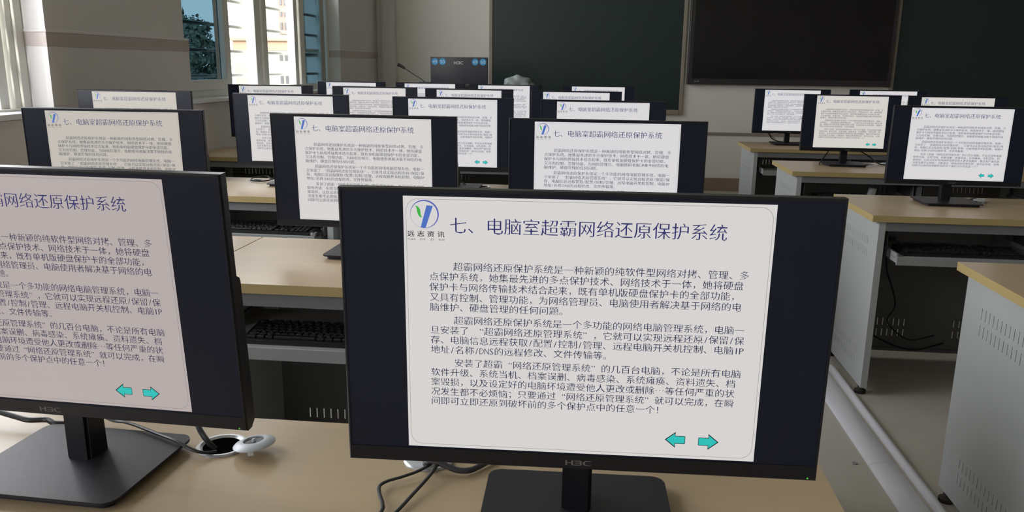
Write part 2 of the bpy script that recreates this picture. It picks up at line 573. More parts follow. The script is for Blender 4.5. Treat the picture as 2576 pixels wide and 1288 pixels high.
# ------------------------------------------------------------------ outside
bm = new(); box(bm, -120, 60, -40, 140, -9.4, -9.0)
struct(obj('trim_5', bm, M['ground']), 'ground outside the building')
t = thing('apartment_block', 'cream block with a coral cornice band seen through the far window', 'building', (-14, 50, -9))
bm = new(); box(bm, -6.6, 9, -5, 9, 0, 11.0)
obj('lower_wall', bm, M['fac_cream'], t)
bm = new()
box(bm, -6.62, 9.02, -5.04, 9, 11.0, 11.50)
box(bm, -6.75, 9.1, -5.22, 9, 11.50, 11.70, bevel=0.02)
obj('cornice', bm, M['fac_coral'], t)
bm = new(); box(bm, -5.8, 8, -4.6, 8, 11.70, 26)
obj('tower_wall', bm, M['fac_white'], t)
bm = new(); box(bm, -4.02, -3.45, -4.68, -4.6, 11.9, 26)
obj('pink_strip', bm, M['fac_pink'], t)
def facade_window(x, y, z, w, h):
    bm = new()
    box(bm, x - w / 2, x + w / 2, y - 0.05, y + 0.02, z, z + h)
    f = obj('facade_window', bm, M['fac_win'], t)
for z in (12.15, 12.85, 13.45, 14.3):
    for dx in (-3.86, -3.62):
        facade_window(dx, -4.68, z, 0.10, 0.36)
for z in (9.2, 10.45):
    for dx in (-3.85, -3.55, -2.55, -2.25):
        facade_window(dx, -5.0, z, 0.17, 0.42)
def tree(x, y, s, h, label):
    tr = thing('tree', label, 'tree', (x, y, -9), 0, 'trees outside the far window')
    bm = new()
    tube(bm, [(0, 0, 0), (0.1, 0, h * 0.4), (0, 0.1, h * 0.75)], 0.25, taper=(1, 0.5))
    obj('trunk', bm, M['bark'], tr)
    bm = new()
    blobs = []
    for k in range(34):
        a, r = random.uniform(0, 2 * PI), random.uniform(0, 1) ** 0.6
        blobs.append((Vector((math.cos(a) * r * s, math.sin(a) * r * s, h * 0.62 + random.uniform(-0.45, 0.45) * h * 0.75)), random.uniform(0.35, 0.55) * s))
    for k in range(15000):
        c, rad = random.choice(blobs)
        d = Vector((random.gauss(0, 1), random.gauss(0, 1), random.gauss(0, 1))).normalized()
        p = c + d * rad * random.uniform(0.55, 1.05)
        u = Vector((random.gauss(0, 1), random.gauss(0, 1), random.gauss(0, 1))).normalized()
        w = u.cross(d + u * 0.3).normalized()
        q = random.uniform(0.10, 0.20)
        poly(bm, [p - u * q, p + w * q * 0.6, p + u * q, p - w * q * 0.6])
    obj('crown', bm, M['leaf'], tr)
tree(-19.9, 37.5, 1.7, 13.2, 'dark tree seen through the left blue pane, nearer the pier')
tree(-16.8, 32.5, 0.75, 11.6, 'dark tree seen low through the left blue pane beside the cream block')
tree(-24.6, 43.0, 1.9, 13.6, 'farther tree seen behind the left blue pane')

# ------------------------------------------------------------------ desks
ROWY = [0.9111, 2.2333, 3.5625, 4.9427, 6.2626]
DW, DD, DZ = 1.392, 0.556, 0.75
def make_desk():
    t = thing('computer_desk', 'desk', 'desk')
    bm = new()
    prism(bm, [(0, 0), (DW, 0), (DW, DD), (0, DD)], DZ - 0.025, DZ)
    for f in bm.faces:
        if abs(f.normal.z) < 0.5:
            f.material_index = 1
    obj('tabletop', bm, [M['wood'], M['edge']], t)
    ys_ = [0.125 + 0.0234 * k for k in range(14)]
    slots = [(y - 0.0015, y + 0.0015, z0, z1) for y in ys_ for z0, z1 in ((0.612, 0.645), (0.563, 0.596), (0.150, 0.181), (0.102, 0.133))]
    for x0 in (0.030, DW - 0.055):
        bm = new()
        outer = x0 if x0 < 0.5 else x0 + 0.025 - 0.0015
        inner = x0 + 0.0235 if x0 < 0.5 else x0
        slotted(bm, 'x', outer, 0.0015, 0.012, DD - 0.015, 0.035, DZ - 0.0255, slots)
        box(bm, x0, x0 + 0.025, 0.0105, 0.0118, 0.035, DZ - 0.0255)
        box(bm, x0, x0 + 0.025, DD - 0.0148, DD - 0.0135, 0.035, DZ - 0.0255)
        slotted(bm, 'x', inner, 0.0015, 0.0125, DD - 0.0155, 0.035, DZ - 0.0255, [])
        p = obj('side_panel', bm, M['steel'], t)
        for yy in (0.05, DD - 0.05):
            bm = new()
            lathe(bm, [(0.021, 0.0), (0.023, 0.006), (0.023, 0.013), (0.012, 0.018), (0.009, 0.035)], 20, x0 + 0.0125, yy, cap=True)
            obj('levelling_foot', bm, M['foot'], p, smooth=True)
    bm = new()
    sl = []
    xs_ = [0.145 + 0.0236 * k for k in range(10)] + [0.575 + 0.0236 * k for k in range(10)] + [1.02 + 0.0236 * k for k in range(10)]
    for x in xs_:
        for z0, z1 in ((0.155, 0.188), (0.104, 0.137), (0.635, 0.668), (0.585, 0.618)):
            sl.append((x - 0.0018, x + 0.0018, z0, z1))
    slotted(bm, 'y', DD - 0.045, 0.0012, 0.0555, DW - 0.0555, 0.05, DZ - 0.026, sl)
    box(bm, 0.0555, DW - 0.0555, DD - 0.055, DD - 0.035, 0.035, 0.0498)
    obj('back_panel', bm, M['steel_dark'], t)
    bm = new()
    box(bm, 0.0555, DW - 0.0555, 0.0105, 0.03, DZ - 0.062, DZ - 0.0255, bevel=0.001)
    obj('front_rail', bm, M['steel_rail_shaded'], t)
    bm = new()
    box(bm, DW / 2 - 0.012, DW / 2 + 0.012, 0.04, DD - 0.0555, 0.50, DZ - 0.0255)
    obj('centre_support', bm, M['steel_dark'], t)
    for x0 in (0.088, 0.727):
        bm = new()
        box(bm, x0, x0 + 0.575, -0.045, 0.285, 0.592, 0.5955)
        box(bm, x0, x0 + 0.575, -0.0515, -0.045, 0.567, 0.6005, bevel=0.0012)
        box(bm, x0, x0 + 0.006, -0.045, 0.285, 0.575, 0.612)
        box(bm, x0 + 0.569, x0 + 0.575, -0.045, 0.285, 0.575, 0.612)
        tr = obj('keyboard_tray', bm, M['steel_tray'], t)
        for xx in (x0 - 0.011, x0 + 0.5755):
            bm = new()
            box(bm, xx, xx + 0.010, 0.03, 0.36, 0.585, 0.610)
            box(bm, xx + 0.003, xx + 0.006, 0.05, 0.09, 0.61, DZ - 0.0255)
            box(bm, xx + 0.003, xx + 0.006, 0.30, 0.34, 0.61, DZ - 0.0255)
            obj('slide_rail', bm, M['steel_dark'], tr)
    for gx in (0.535, 0.842):
        bm = new()
        lathe(bm, [(0.0365, 0.0), (0.0365, 0.0015), (0.0345, 0.0035), (0.031, 0.0035), (0.0275, 0.001)], 48, gx, 0.456)
        g = obj('cable_grommet', bm, M['silver'], t, loc=(0, 0, DZ), smooth=True)
        bm = new()
        lathe(bm, [(0.0001, 0.0006), (0.0278, 0.0006)], 48, gx, 0.456)
        obj('grommet_hole_disc', bm, M['hole_disc'], g)  # no opening in the tabletop, a black disc paints the hole's darkness
    return t

def copy_tree(o, parent=None):
    c = o.copy()
    COL.objects.link(c)
    c.parent = parent
    for ch in o.children:
        copy_tree(ch, c)
    return c

desk0 = make_desk()
LX, LX2, RX = 0.3258 - DW, 0.3258 - 2 * DW - 0.004, 1.063
DG = 'maple topped computer desks in rows'
desk_spots = [
    (LX, 0, 'nearest maple topped computer desk, at the bottom of the picture'),
    (LX, 1, 'maple topped desk just behind the nearest desk, keyboard on its pulled-out tray'),
    (LX2, 1, 'maple topped desk second from front, left of the tabletop seam by the windows'),
    (LX, 2, 'third maple topped desk from the front in the middle block, mostly hidden by screens'),
    (LX2, 2, 'maple topped desk third from front beside the window wall, looped cable on top'),
    (LX, 3, 'fourth maple topped desk from the front in the middle block'),
    (LX2, 3, 'maple topped desk fourth from front beside the window wall'),
    (LX, 4, 'farthest maple topped desk of the middle block, in front of the lectern'),
    (LX2, 4, 'farthest maple topped desk beside the window wall'),
    (RX, 1, 'maple topped desk at the right picture edge with large slotted side panel'),
    (RX, 2, 'right hand desk under the rightmost large monitor, keyboard tray below'),
    (RX, 3, 'right hand desk second from the back, standing across the aisle'),
    (RX, 4, 'farthest right hand desk across the aisle, nearest the front wall'),
]
for i, (x, r, lab) in enumerate(desk_spots):
    d = desk0 if i == 0 else copy_tree(desk0)
    d.location = (x, ROWY[r] - 0.3273, 0)
    d['label'] = lab
    d['group'] = DG

# ------------------------------------------------------------------ monitors
SW, SH = 0.395, 0.296
def slide_mesh():
    """the projected slide as it stands on the screen: x right from the slide's top centre, z down"""
    bm = new()
    def put(y):
        return lambda u, v: (u / 1000 - SW / 2, y, -v / 1000)
    P0 = put(-0.0006)
    P1 = put(-0.0008)
    P2 = put(-0.0010)
    # mats: 0 slide 1 line 2 title 3 text 4 black 5 ring 6 blue 7 green 8 teal
    poly(bm, [P0(0, 0), P0(0, 296), P0(395, 296), P0(395, 0)], 0)
    out, inn = rrect(2.9, 392.1, 2.9, 292.6, 13.5, 8), rrect(3.25, 391.75, 3.25, 292.25, 13.2, 8)
    n = len(out)
    for k in range(n):
        poly(bm, [P1(*out[k]), P1(*out[(k + 1) % n]), P1(*inn[(k + 1) % n]), P1(*inn[k])], 1)
    # logo ring: crescent between two circles
    cx, cy, R = 23.3, 19.5, 15.6
    r2, ox, oy = 14.0, -0.98, 0.98
    N = 56
    for k in range(N):
        a, b = 2 * PI * k / N, 2 * PI * (k + 1) / N
        def ring(t):
            o = (cx + R * math.cos(t), cy - R * math.sin(t))
            th = 0.18 + 1.55 * max(0.0, 0.5 + 0.5 * math.cos(t - math.radians(42))) ** 1.1
            return o, (cx + (R - th) * math.cos(t), cy - (R - th) * math.sin(t))
        (o1, i1), (o2, i2) = ring(a), ring(b)
        poly(bm, [P1(*o1), P1(*o2), P1(*i2), P1(*i1)], 5)
    poly(bm, [P2(*q) for q in ((25.7, 9.8), (32.5, 10.4), (24.2, 34.9), (18.9, 34.3))][::-1], 6)
    L = [(13.0, 10.3), (15.2, 10.8), (17.2, 12.2), (18.6, 14.6), (19.0, 17.2), (19.1, 19.6), (19.8, 21.8), (20.9, 23.5)]
    Rr = [(13.0, 10.3), (14.5, 12.2), (15.0, 14.6), (15.2, 16.6), (15.7, 18.4), (16.5, 20.6), (17.8, 22.5), (20.9, 23.5)]
    for k in range(len(L) - 1):
        poly(bm, [P2(*L[k]), P2(*L[k + 1]), P2(*Rr[k + 1]), P2(*Rr[k])], 7)
    for ch, x in zip('远志资讯', (4.2, 15.0, 26.0, 37.2)):
        put_text(bm, ch, x, x + 7.6, 41.4, 7.0, 4, P2, dx_=0.016, dy_=0.008)
    for s, a, b in (('YUAN', 4.1, 12.9), ('ZHI', 17.7, 23.5), ('ZI', 29.1, 32.7), ('XUN', 38.1, 44.6)):
        put_text(bm, s, a, b, 47.5, 3.1, 4, P2, dx_=-0.004, dy_=-0.004, mid=0.36)
    put_text(bm, '七、', 50.9, 76.3, 31.0, 19.6, 2, P2, dx_=0.001, dy_=-0.016)
    put_text(bm, '电脑室超霸网络还原保护系统', 91.9, 345.6, 31.0, 19.6, 2, P2, dx_=0.001, dy_=-0.016)
    lines = [
        ('超霸网络还原保护系统是一种新颖的纯软件型网络对拷、管理、多', 54.1, 372.0, 77.3),
        ('点保护系统，她集最先进的多点保护技术、网络技术于一体，她将硬盘', 27.7, 367.1, 89.0),
        ('保护卡与网络传输技术结合起来，既有单机版硬盘保护卡的全部功能，', 27.3, 358.0, 100.9),
        ('又具有控制、管理功能，为网络管理员、电脑使用者解决基于网络的电', 27.8, 366.8, 112.9),
        ('脑维护、硬盘管理的任何问题。', 27.6, 174.6, 124.4),
        ('超霸网络还原保护系统是一个多功能的网络电脑管理系统，电脑一', 54.4, 372.0, 139.4),
        ('旦安装了 “超霸网络还原管理系统”，它就可以实现远程还原/保留/保', 28.2, 372.8, 151.3),
        ('存、电脑信息远程获取/配置/控制/管理、远程电脑开关机控制、电脑IP', 27.9, 373.2, 162.9),
        ('地址/名称/DNS的远程修改、文件传输等。', 27.8, 224.5, 174.6),
        ('安装了超霸“网络还原管理系统”的几百台电脑，不论是所有电脑', 55.0, 372.2, 190.2),
        ('软件升级、系统当机、档案误删、病毒感染、系统瘫痪、资料遗失、档', 27.8, 367.1, 202.0),
        ('案毁损，以及设定好的电脑环境遭受他人更改或删除…等任何严重的状', 27.7, 367.3, 213.8),
        ('况发生都不必烦恼；只要通过“网络还原管理系统”就可以完成，在瞬', 27.6, 367.2, 225.7),
        ('间即可立即还原到破坏前的多个保护点中的任意一个！', 28.0, 285.0, 237.2),
    ]
    for s, a, b, v in lines:
        put_text(bm, s, a, b, v, 10.6, 3, P2, dx_=0.001, dy_=-0.014, res=2)
    def arrow(tip, s, v0):
        # s = +1 points right, -1 points left
        x = lambda d: tip - s * d
        o = [(x(0), v0), (x(12.0), v0 - 9.9), (x(11.7), v0 - 5.0), (x(22.0), v0 - 5.0), (x(22.9), v0 - 4.2), (x(22.9), v0 + 4.0), (x(22.2), v0 + 4.9), (x(11.7), v0 + 4.9), (x(12.0), v0 + 9.9)]
        c = (x(11.0), v0)
        m = len(o)
        i_ = [(x(1.6), v0), (x(11.4), v0 - 8.0), (x(11.1), v0 - 4.3), (x(21.7), v0 - 4.3), (x(22.3), v0 - 3.7), (x(22.3), v0 + 3.5), (x(21.7), v0 + 4.2), (x(11.1), v0 + 4.2), (x(11.4), v0 + 8.0)]
        for k in range(m):
            poly(bm, [P1(*o[k]), P1(*o[(k + 1) % m]), P1(*i_[(k + 1) % m]), P1(*i_[k])], 4)
        cc = P1(x(10.0), v0)
        for k in range(m):
            poly(bm, [cc, P1(*i_[k]), P1(*i_[(k + 1) % m])], 8)
    arrow(294.3, -1, 273.2)
    arrow(354.6, 1, 274.0)
    # every face looks towards the viewer (-Y)
    for f in bm.faces:
        f.normal_update()
        if f.normal.y > 0:
            f.normal_flip()
    me = bpy.data.meshes.new('displayed_slide')
    bm.to_mesh(me)
    bm.free()
    for k in ('slide_a', 'ink_line', 'ink_title', 'ink_text', 'ink_black', 'ink_ring', 'ink_blue', 'ink_green', 'ink_teal'):
        me.materials.append(M[k])
    return me

def h3c(bm, x0, x1, vc, h, put, mi=0):
    """the wide angular letters H3C, x0..x1 wide, v down"""
    w = x1 - x0
    def R(a, b, c, d, sk=0.0):
        pts = [(a, c), (b, c), (b + sk, d), (a + sk, d)]
        poly(bm, [put(x0 + w * p[0], vc - h / 2 + h * p[1]) for p in pts], mi)
    # H
    R(0.00, 0.075, 0, 1)
    R(0.075, 0.235, 0.40, 0.55)
    R(0.235, 0.31, 0, 1)
    # 3
    def arc(cx, cy, ra, rb, t, a0, a1, n=10):
        for k in range(n):
            p = []
            for a, rr in ((a0 + (a1 - a0) * k / n, 0), (a0 + (a1 - a0) * (k + 1) / n, 0), (a0 + (a1 - a0) * (k + 1) / n, 1), (a0 + (a1 - a0) * k / n, 1)):
                s = t if rr else 0
                p.append(put(x0 + w * (cx + (ra - s * 1.0) * math.cos(a)), vc - h / 2 + h * (cy + (rb - s * 1.9) * math.sin(a))))
            poly(bm, p, mi)
    R(0.345, 0.56, 0.0, 0.15)
    R(0.38, 0.56, 0.42, 0.56)
    R(0.335, 0.56, 0.85, 1.0)
    arc(0.56, 0.28, 0.085, 0.28, 0.075, -PI / 2, PI / 2)
    arc(0.56, 0.71, 0.095, 0.29, 0.075, -PI / 2, PI / 2)
    # C
    R(0.84, 1.0, 0.0, 0.14)
    R(0.84, 1.0, 0.86, 1.0)
    arc(0.84, 0.5, 0.16, 0.5, 0.085, PI / 2, 3 * PI / 2, 14)

def make_monitor():
    t = thing('computer_monitor', 'monitor', 'monitor')
    head_z = 0.405
    # housing: front rim and tapering back; head origin = top centre of the slide, in the screen plane
    bm = new()
    x0, x1, zt, zb = -0.269, 0.269, 0.0078, -0.3172
    # front rim ring
    def loop(d, y):
        return [bm.verts.new(p) for p in ((x0 + d, y, zb + d), (x1 - d, y, zb + d), (x1 - d, y, zt - d), (x0 + d, y, zt - d))]
    ls = [loop(0.0018, -0.0010), loop(0.0, 0.0015), loop(0.0, 0.0130), loop(0.0055, 0.0205)]
    for a, b in zip(ls, ls[1:]):
        for k in range(4):
            bm.faces.new((a[k], a[(k + 1) % 4], b[(k + 1) % 4], b[k]))
    bm.faces.new(ls[-1][::-1])
    # front lower bezel strip and thin rim faces round the glass
    g0, g1, gt, gb = x0 + 0.0035, x1 - 0.0035, zt - 0.0035, -0.2985
    fr = ls[0]
    inner = [bm.verts.new(p) for p in ((g0, -0.0010, gb), (g1, -0.0010, gb), (g1, -0.0010, gt), (g0, -0.0010, gt))]
    for k in range(4):
        bm.faces.new((fr[k], fr[(k + 1) % 4], inner[(k + 1) % 4], inner[k]))
    inner2 = [bm.verts.new(v.co + Vector((0, 0.0012, 0))) for v in inner]
    for k in range(4):
        bm.faces.new((inner[k], inner[(k + 1) % 4], inner2[(k + 1) % 4], inner2[k]))
    bmesh.ops.recalc_face_normals(bm, faces=bm.faces)
    hs = obj('housing', bm, M['shell'], t, loc=(0, 0, head_z))
    bm = new()
    pr = [(0.0150, -0.118), (0.0215, -0.122), (0.0232, -0.127), (0.0232, -0.302), (0.0215, -0.312), (0.0150, -0.3165)]
    pts = [(y, z) for y, z in pr]
    prism(bm, pts, x0 + 0.001, x1 - 0.001, 'x')
    prism(bm, [(0.0233, -0.135), (0.046, -0.155), (0.046, -0.280), (0.0233, -0.297)], -0.17, 0.17, 'x')
    obj('rear_housing', bm, M['shell'], hs)
    bm = new()
    h3c(bm, -0.0149, 0.0146, 308.2, 6.2, lambda u, v: (u, -0.0012, -v / 1000) if abs(u) < 1 else (u / 1000, -0.0012, -v / 1000))
    bg = obj('brand_mark', bm, M['logo_grey'], hs)
    bm = new()
    lathe(bm, [(0.0011, 0.0), (0.0009, 0.0005)], 12, cap=True)
    led = obj('power_light', bm, M['led'], hs, loc=(0.2589, -0.0011, -0.3134), rot=(PI / 2, 0, 0))
    bm = new()
    poly(bm, [(g0, 0.0002, gb), (g1, 0.0002, gb), (g1, 0.0002, gt), (g0, 0.0002, gt)])
    sc = obj('screen', bm, M['glass_black'], t, loc=(0, 0, head_z))
    sl = bpy.data.objects.new('displayed_slide', SLIDE)
    COL.objects.link(sl)
    sl.parent = sc
    # stand
    bm = new()
    for (dx0, dx1) in ((-0.018, 0.018),):
        prism(bm, [(0.054, 0.012), (0.096, 0.012), (0.084, 0.30), (0.052, 0.30)][0:4], dx0, dx1, 'x')
    bmesh.ops.bevel(bm, geom=[e for e in bm.edges if abs((e.verts[0].co - e.verts[1].co).z) > 0.1], offset=0.004, segments=2, affect='EDGES')
    obj('stand_neck', bm, M['shell'], t)
    bm = new()
    prism(bm, rrect(-0.1165, 0.1165, -0.047, 0.150, 0.018, 6), 0.0095, 0.0135, 'z')
    prism(bm, rrect(-0.106, 0.106, -0.036, 0.139, 0.012, 5), 0.0, 0.0094, 'z')
    obj('stand_base', bm, M['base'], t)
    return t

SLIDE = slide_mesh()
SLIDE.name = 'displayed_slide'
mon0 = make_monitor()

# X, Y of the slide's top centre, its height, turn (deg), tilt (deg), slide brightness, label
MON = [
 (-0.0113, 0.8540, 1.1586, 1.706, -1.767, 'slide_a', 'largest nearest monitor in the centre, its whole slide readable'),
 (-0.6925, 0.8822, 1.1649, -2.513, -4.445, 'slide_b', 'large nearest monitor cut by the left picture edge, dimmer slide'),
 (-1.397, 2.224, 1.1551, 2.517, -1.35, 'slide_c', 'left monitor of the second row with a warm toned slide, behind the nearest left one'),
 (-0.663, 2.234, 1.1503, -1.294, -2.245, 'slide_a', 'middle monitor of the second row, between the two nearest monitors'),
 (0.018, 2.245, 1.1490, 0.538, -1.35, 'slide_d', 'right monitor of the second row, right behind the nearest central monitor'),
 (-2.118, 3.560, 1.1610, 2.021, -1.35, 'slide_c', 'third row monitor in front of the window pier, only its title strip showing'),
 (-1.385, 3.566, 1.1549, -0.560, -1.921, 'slide_a', 'third row monitor below the far window, half covered by a second row monitor'),
 (-0.649, 3.569, 1.1521, 0.290, -1.667, 'slide_d', 'third row monitor whose teal arrows show between two second row monitors'),
 (0.007, 3.565, 1.1500, 0.092, -1.35, 'slide_d', 'third row monitor right above the right monitor of the second row'),
 (1.471, 3.551, 1.1510, -1.002, -1.403, 'slide_d', 'large right hand monitor at the right picture edge, standing across the aisle'),
 (-2.042, 4.939, 1.1583, 1.735, -1.35, 'slide_a', 'fourth row monitor under the far window opening, leftmost of its row'),
 (-1.386, 4.953, 1.1560, -2.345, -1.35, 'slide_a', 'fourth row monitor second from the left, turned slightly, text showing in part'),
 (-0.798, 4.942, 1.1523, 0.031, -1.35, 'slide_d', 'fourth row monitor below the lectern, only its title strip showing'),
 (-0.151, 4.941, 1.1490, 0.022, -1.35, 'slide_d', 'fourth row monitor rightmost in the middle block, in front of the chalkboard'),
 (1.435, 4.938, 1.1532, -0.492, 0.511, 'slide_e', 'right block monitor in the fourth row with warm slide and teal arrows'),
 (2.013, 4.941, 1.1530, -0.131, -1.35, 'slide_e', 'right block fourth row monitor behind the large right hand one, title strip only'),
 (-1.936, 6.263, 1.1575, 0.356, -1.35, 'slide_d', 'back row monitor leftmost of all, in front of the window pier'),
 (-1.316, 6.267, 1.1570, -0.720, -1.35, 'slide_d', 'back row monitor below the gooseneck microphone'),
 (-0.742, 6.263, 1.1520, -0.116, -1.35, 'slide_d', 'back row monitor below the crumpled white wrap'),
 (-0.028, 6.266, 1.1532, 0.044, -1.35, 'slide_d', 'back row monitor rightmost in the middle block, against the chalkboard'),
 (1.391, 6.258, 1.1510, -0.258, -1.304, 'slide_d', 'right block back row monitor at its left end, stand visible on the farthest desk'),
 (2.064, 6.260, 1.1540, -0.853, -1.35, 'slide_d', 'right block back row monitor second from the aisle, thin slide strip showing'),
]
MG = 'computer monitors all showing the same slide'
for i, (x, y, z, ry, tl, sm, lab) in enumerate(MON):
    mo = mon0 if i == 0 else copy_tree(mon0)
    mo.location = (x, y, DZ)
    mo.rotation_euler = (0, 0, math.radians(ry))
    mo['label'] = lab
    mo['group'] = MG
    for ch in mo.children:
        nm = ch.name.split('.')[0]
        if nm in ('housing', 'screen'):
            ch.location = (0, 0, z - DZ)
            ch.rotation_euler = (math.radians(-tl), 0, 0)
        if nm == 'screen':
            s = ch.children[0]
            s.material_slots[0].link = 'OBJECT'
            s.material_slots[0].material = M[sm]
        if i == 1 and nm in ('stand_neck', 'stand_base'):
            ch.location = (-0.006, 0.016, 0)

# ------------------------------------------------------------------ keyboards and mice
def make_keyboard():
    t = thing('keyboard', 'keyboard', 'keyboard')
    bm = new()
    prism(bm, [(-0.066, 0.0), (0.068, 0.0), (0.068, 0.020), (0.060, 0.0225), (-0.060, 0.012), (-0.066, 0.009)], -0.225, 0.225, 'x')
    obj('case', bm, M['keys'], t)
    bm = new()
    bm2 = new()
    sl = (0.0225 - 0.012) / 0.120
    def key(x, y, w, d=0.0165):
        z = 0.012 + (y + 0.060) * sl
        box(bm, x - w / 2, x + w / 2, y - d / 2, y + d / 2, z - 0.001, z + 0.0065, bevel=0.0015, seg=1)
        if random.random() < 0.75:
            zz = z + 0.0067
            a, b = x - w * 0.28, y + 0.002
            poly(bm2, [(a, b, zz), (a + min(0.005, w * 0.3), b, zz), (a + min(0.005, w * 0.3), b + 0.0025, zz), (a, b + 0.0025, zz)])
    rows_ = [-0.046, -0.0275, -0.009, 0.0095, 0.028, 0.050]
    for ri, y in enumerate(rows_):
        if ri == 0:
            x = -0.213
            for w in (0.025, 0.022, 0.022, 0.112, 0.022, 0.022, 0.022, 0.025):
                key(x + w / 2, y, w - 0.002)
                x += w + 0.0005
        elif ri == 5:
            for k in range(13):
                key(-0.205 + k * 0.0212 + (0.006 if k % 4 == 1 else 0), y, 0.0155)
        else:
            x = -0.213
            for k in range(14):
                w = (0.028, 0.034, 0.028, 0.019)[ri - 1] if k == 0 else (0.030 if k == 13 else 0.0188)
                if x + w > 0.064:
                    w = 0.066 - x
                if w < 0.008:
                    break
                key(x + w / 2, y, w - 0.002)
                x += w
    for cx in (0.083, 0.102, 0.121):
        for y in rows_[3:]:
            key(cx, y, 0.0168)
        if cx == 0.102:
            key(cx, rows_[1], 0.0168)
        key(cx, rows_[0], 0.0168)
    for cx in (0.149, 0.168, 0.187, 0.206):
        for y in rows_[:5]:
            key(cx, y, 0.0168)
    obj('keycaps', bm, M['keys'], t)
    obj('key_legends', bm2, M['print'], t)
    return t

def make_mouse():
    bm = new()
    r = bmesh.ops.create_uvsphere(bm, u_segments=20, v_segments=12, radius=1.0)
    for v in r['verts']:
        x, y, z = v.co
        z = max(z, 0.0)
        v.co = Vector((x * 0.031, y * 0.055, z * (0.024 - 0.004 * y)))
    bmesh.ops.remove_doubles(bm, verts=bm.verts, dist=1e-5)
    return bm
mt = thing('computer_mouse', 'mouse', 'mouse')
obj('body', make_mouse(), M['keys'], mt, smooth=True)
bm = new(); box(bm, -0.003, 0.003, 0.018, 0.034, 0.026, 0.0315, bevel=0.0015)
obj('scroll_wheel', bm, M['rubber_grey'], mt)

kb0 = make_keyboard()
KB = [
 (-0.672, 1.906 + 0.050, 0.5955, 0.3, 'black keyboard on the tray between the two nearest monitors'),
 (-1.420, 3.235 + 0.048, 0.5955, -1.0, 'black keyboard on the tray above the pale desk seam, left of centre'),
 (1.415, 3.235 + 0.060, 0.5955, 0.6, 'black keyboard on the tray below the large right hand monitor'),
 (1.43, 4.615 + 0.050, 0.5955, 0.0, 'black keyboard on the tray of the right desk second from the back'),
]
for i, (x, y, z, r, lab) in enumerate(KB):
    k = kb0 if i == 0 else copy_tree(kb0)
    k.location = (x, y, z)
    k.rotation_euler = (0, 0, math.radians(r))
    k['label'] = lab
    k['group'] = 'black keyboards on the pull-out trays'
MS = [
 (-1.168 - 0.012, 3.235 + 0.02, 0.5955, 12, 'black mouse beside the keyboard on the tray left of centre'),
]
for i, (x, y, z, r, lab) in enumerate(MS):
    k = mt if i == 0 else copy_tree(mt)
    k.location = (x, y, z)
    k.rotation_euler = (0, 0, math.radians(r))
    k['label'] = lab

# ------------------------------------------------------------------ cables
def cable(pts, r, label, m='rubber', wide=1.0, name='cable'):
    bm = new()
    tube(bm, pts, r, n=10, smooth_n=8, wide=wide)
    return tag(obj(name, bm, M[m], smooth=True), label, 'cable', 'black cables on the desks')
z = DZ
cable([(-0.196, 1.035, z + .012), (-0.207, 1.016, z + .014), (-0.226, 0.990, z + .010), (-0.247, 0.972, z + .008), (-0.264, 0.960, z + .007), (-0.271, 0.946, z + .007), (-0.266, 0.926, z + .008), (-0.255, 0.900, z + .009), (-0.252, 0.880, z + .008), (-0.262, 0.82, z + .004), (-0.29, 0.74, z + .003)], 0.0017,
      'flat black cable bending left on the nearest desk below the central monitor', wide=1.6)
cable([(-0.196, 1.045, z + .016), (-0.203, 1.014, z + .016), (-0.209, 0.978, z + .012), (-0.223, 0.932, z + .007), (-0.239, 0.879, z + .004), (-0.270, 0.80, z + .003), (-0.31, 0.72, z + .003)], 0.0017,
      'flat black cable running straight towards the viewer below the central monitor', wide=1.6)
cable([(-0.226, 1.035, z + .003), (-0.223, 1.008, z + .010), (-0.214, 1.004, z + .017), (-0.198, 1.002, z + .014), (-0.178, 1.000, z + .008), (-0.160, 1.006, z + .006), (-0.142, 1.030, z + .006), (-0.11, 1.08, z + .006), (-0.05, 1.10, z + .006)], 0.0042,
      'thick grey cable curling out of the grommet under the central monitor', 'rubber_grey')
cable([(-0.80, 1.085, z + .05), (-0.722, 1.064, z + .022), (-0.690, 1.058, z + .020), (-0.664, 1.049, z + .019), (-0.620, 1.029, z + .018), (-0.588, 1.014, z + .018), (-0.562, 1.003, z + .013), (-0.542, 1.003, z + .008), (-0.530, 1.018, z + .003)], 0.0022,
      'thin black cable crossing the stand base of the nearest left monitor', wide=1.3)
cable([(-0.640, 1.02, z + .165), (-0.610, 1.055, z + .10), (-0.586, 1.062, z + .040), (-0.566, 1.045, z + .020), (-0.547, 1.030, z + .010), (-0.536, 1.028, z + .001)], 0.0042,
      'thick black cable dropping into the open desk grommet, bottom left')
cable([(-1.02, 1.10, z + .03), (-0.93, 1.075, z + .022), (-0.870, 1.062, z + .016), (-0.846, 1.058, z + .014), (-0.820, 1.062, z + .014), (-0.800, 1.056, z + .012), (-0.770, 1.066, z + .012), (-0.74, 1.09, z + .02)], 0.0042,
      'black cable sagging below the nearest left monitor at the picture edge')
cable([(-1.50, 3.84 - 0.09, z + .05), (-1.535, 3.700, z + .012), (-1.575, 3.640, z + .006), (-1.625, 3.655, z + .008), (-1.640, 3.710, z + .012), (-1.590, 3.745, z + .016), (-1.55, 3.70, z + .012), (-1.51, 3.72, z + .01)], 0.0030,
      'looped black cable on the third row desk left of centre')
cable([(1.455, 6.36, z + .16), (1.30, 6.40, z + .12), (1.285, 6.42, z + .06), (1.33, 6.43, z + .02), (1.42, 6.43, z + .008), (1.56, 6.42, z + .02), (1.60, 6.38, z + .10)], 0.0040,
      'black cable sagging behind the farthest right block monitor')
cable([(1.165, 6.33, z + .16), (1.21, 6.35, z + .12), (1.27, 6.39, z + .07), (1.33, 6.43, z + .03)], 0.0022,
      'thin dark cable slanting down left of the farthest right monitor stand')
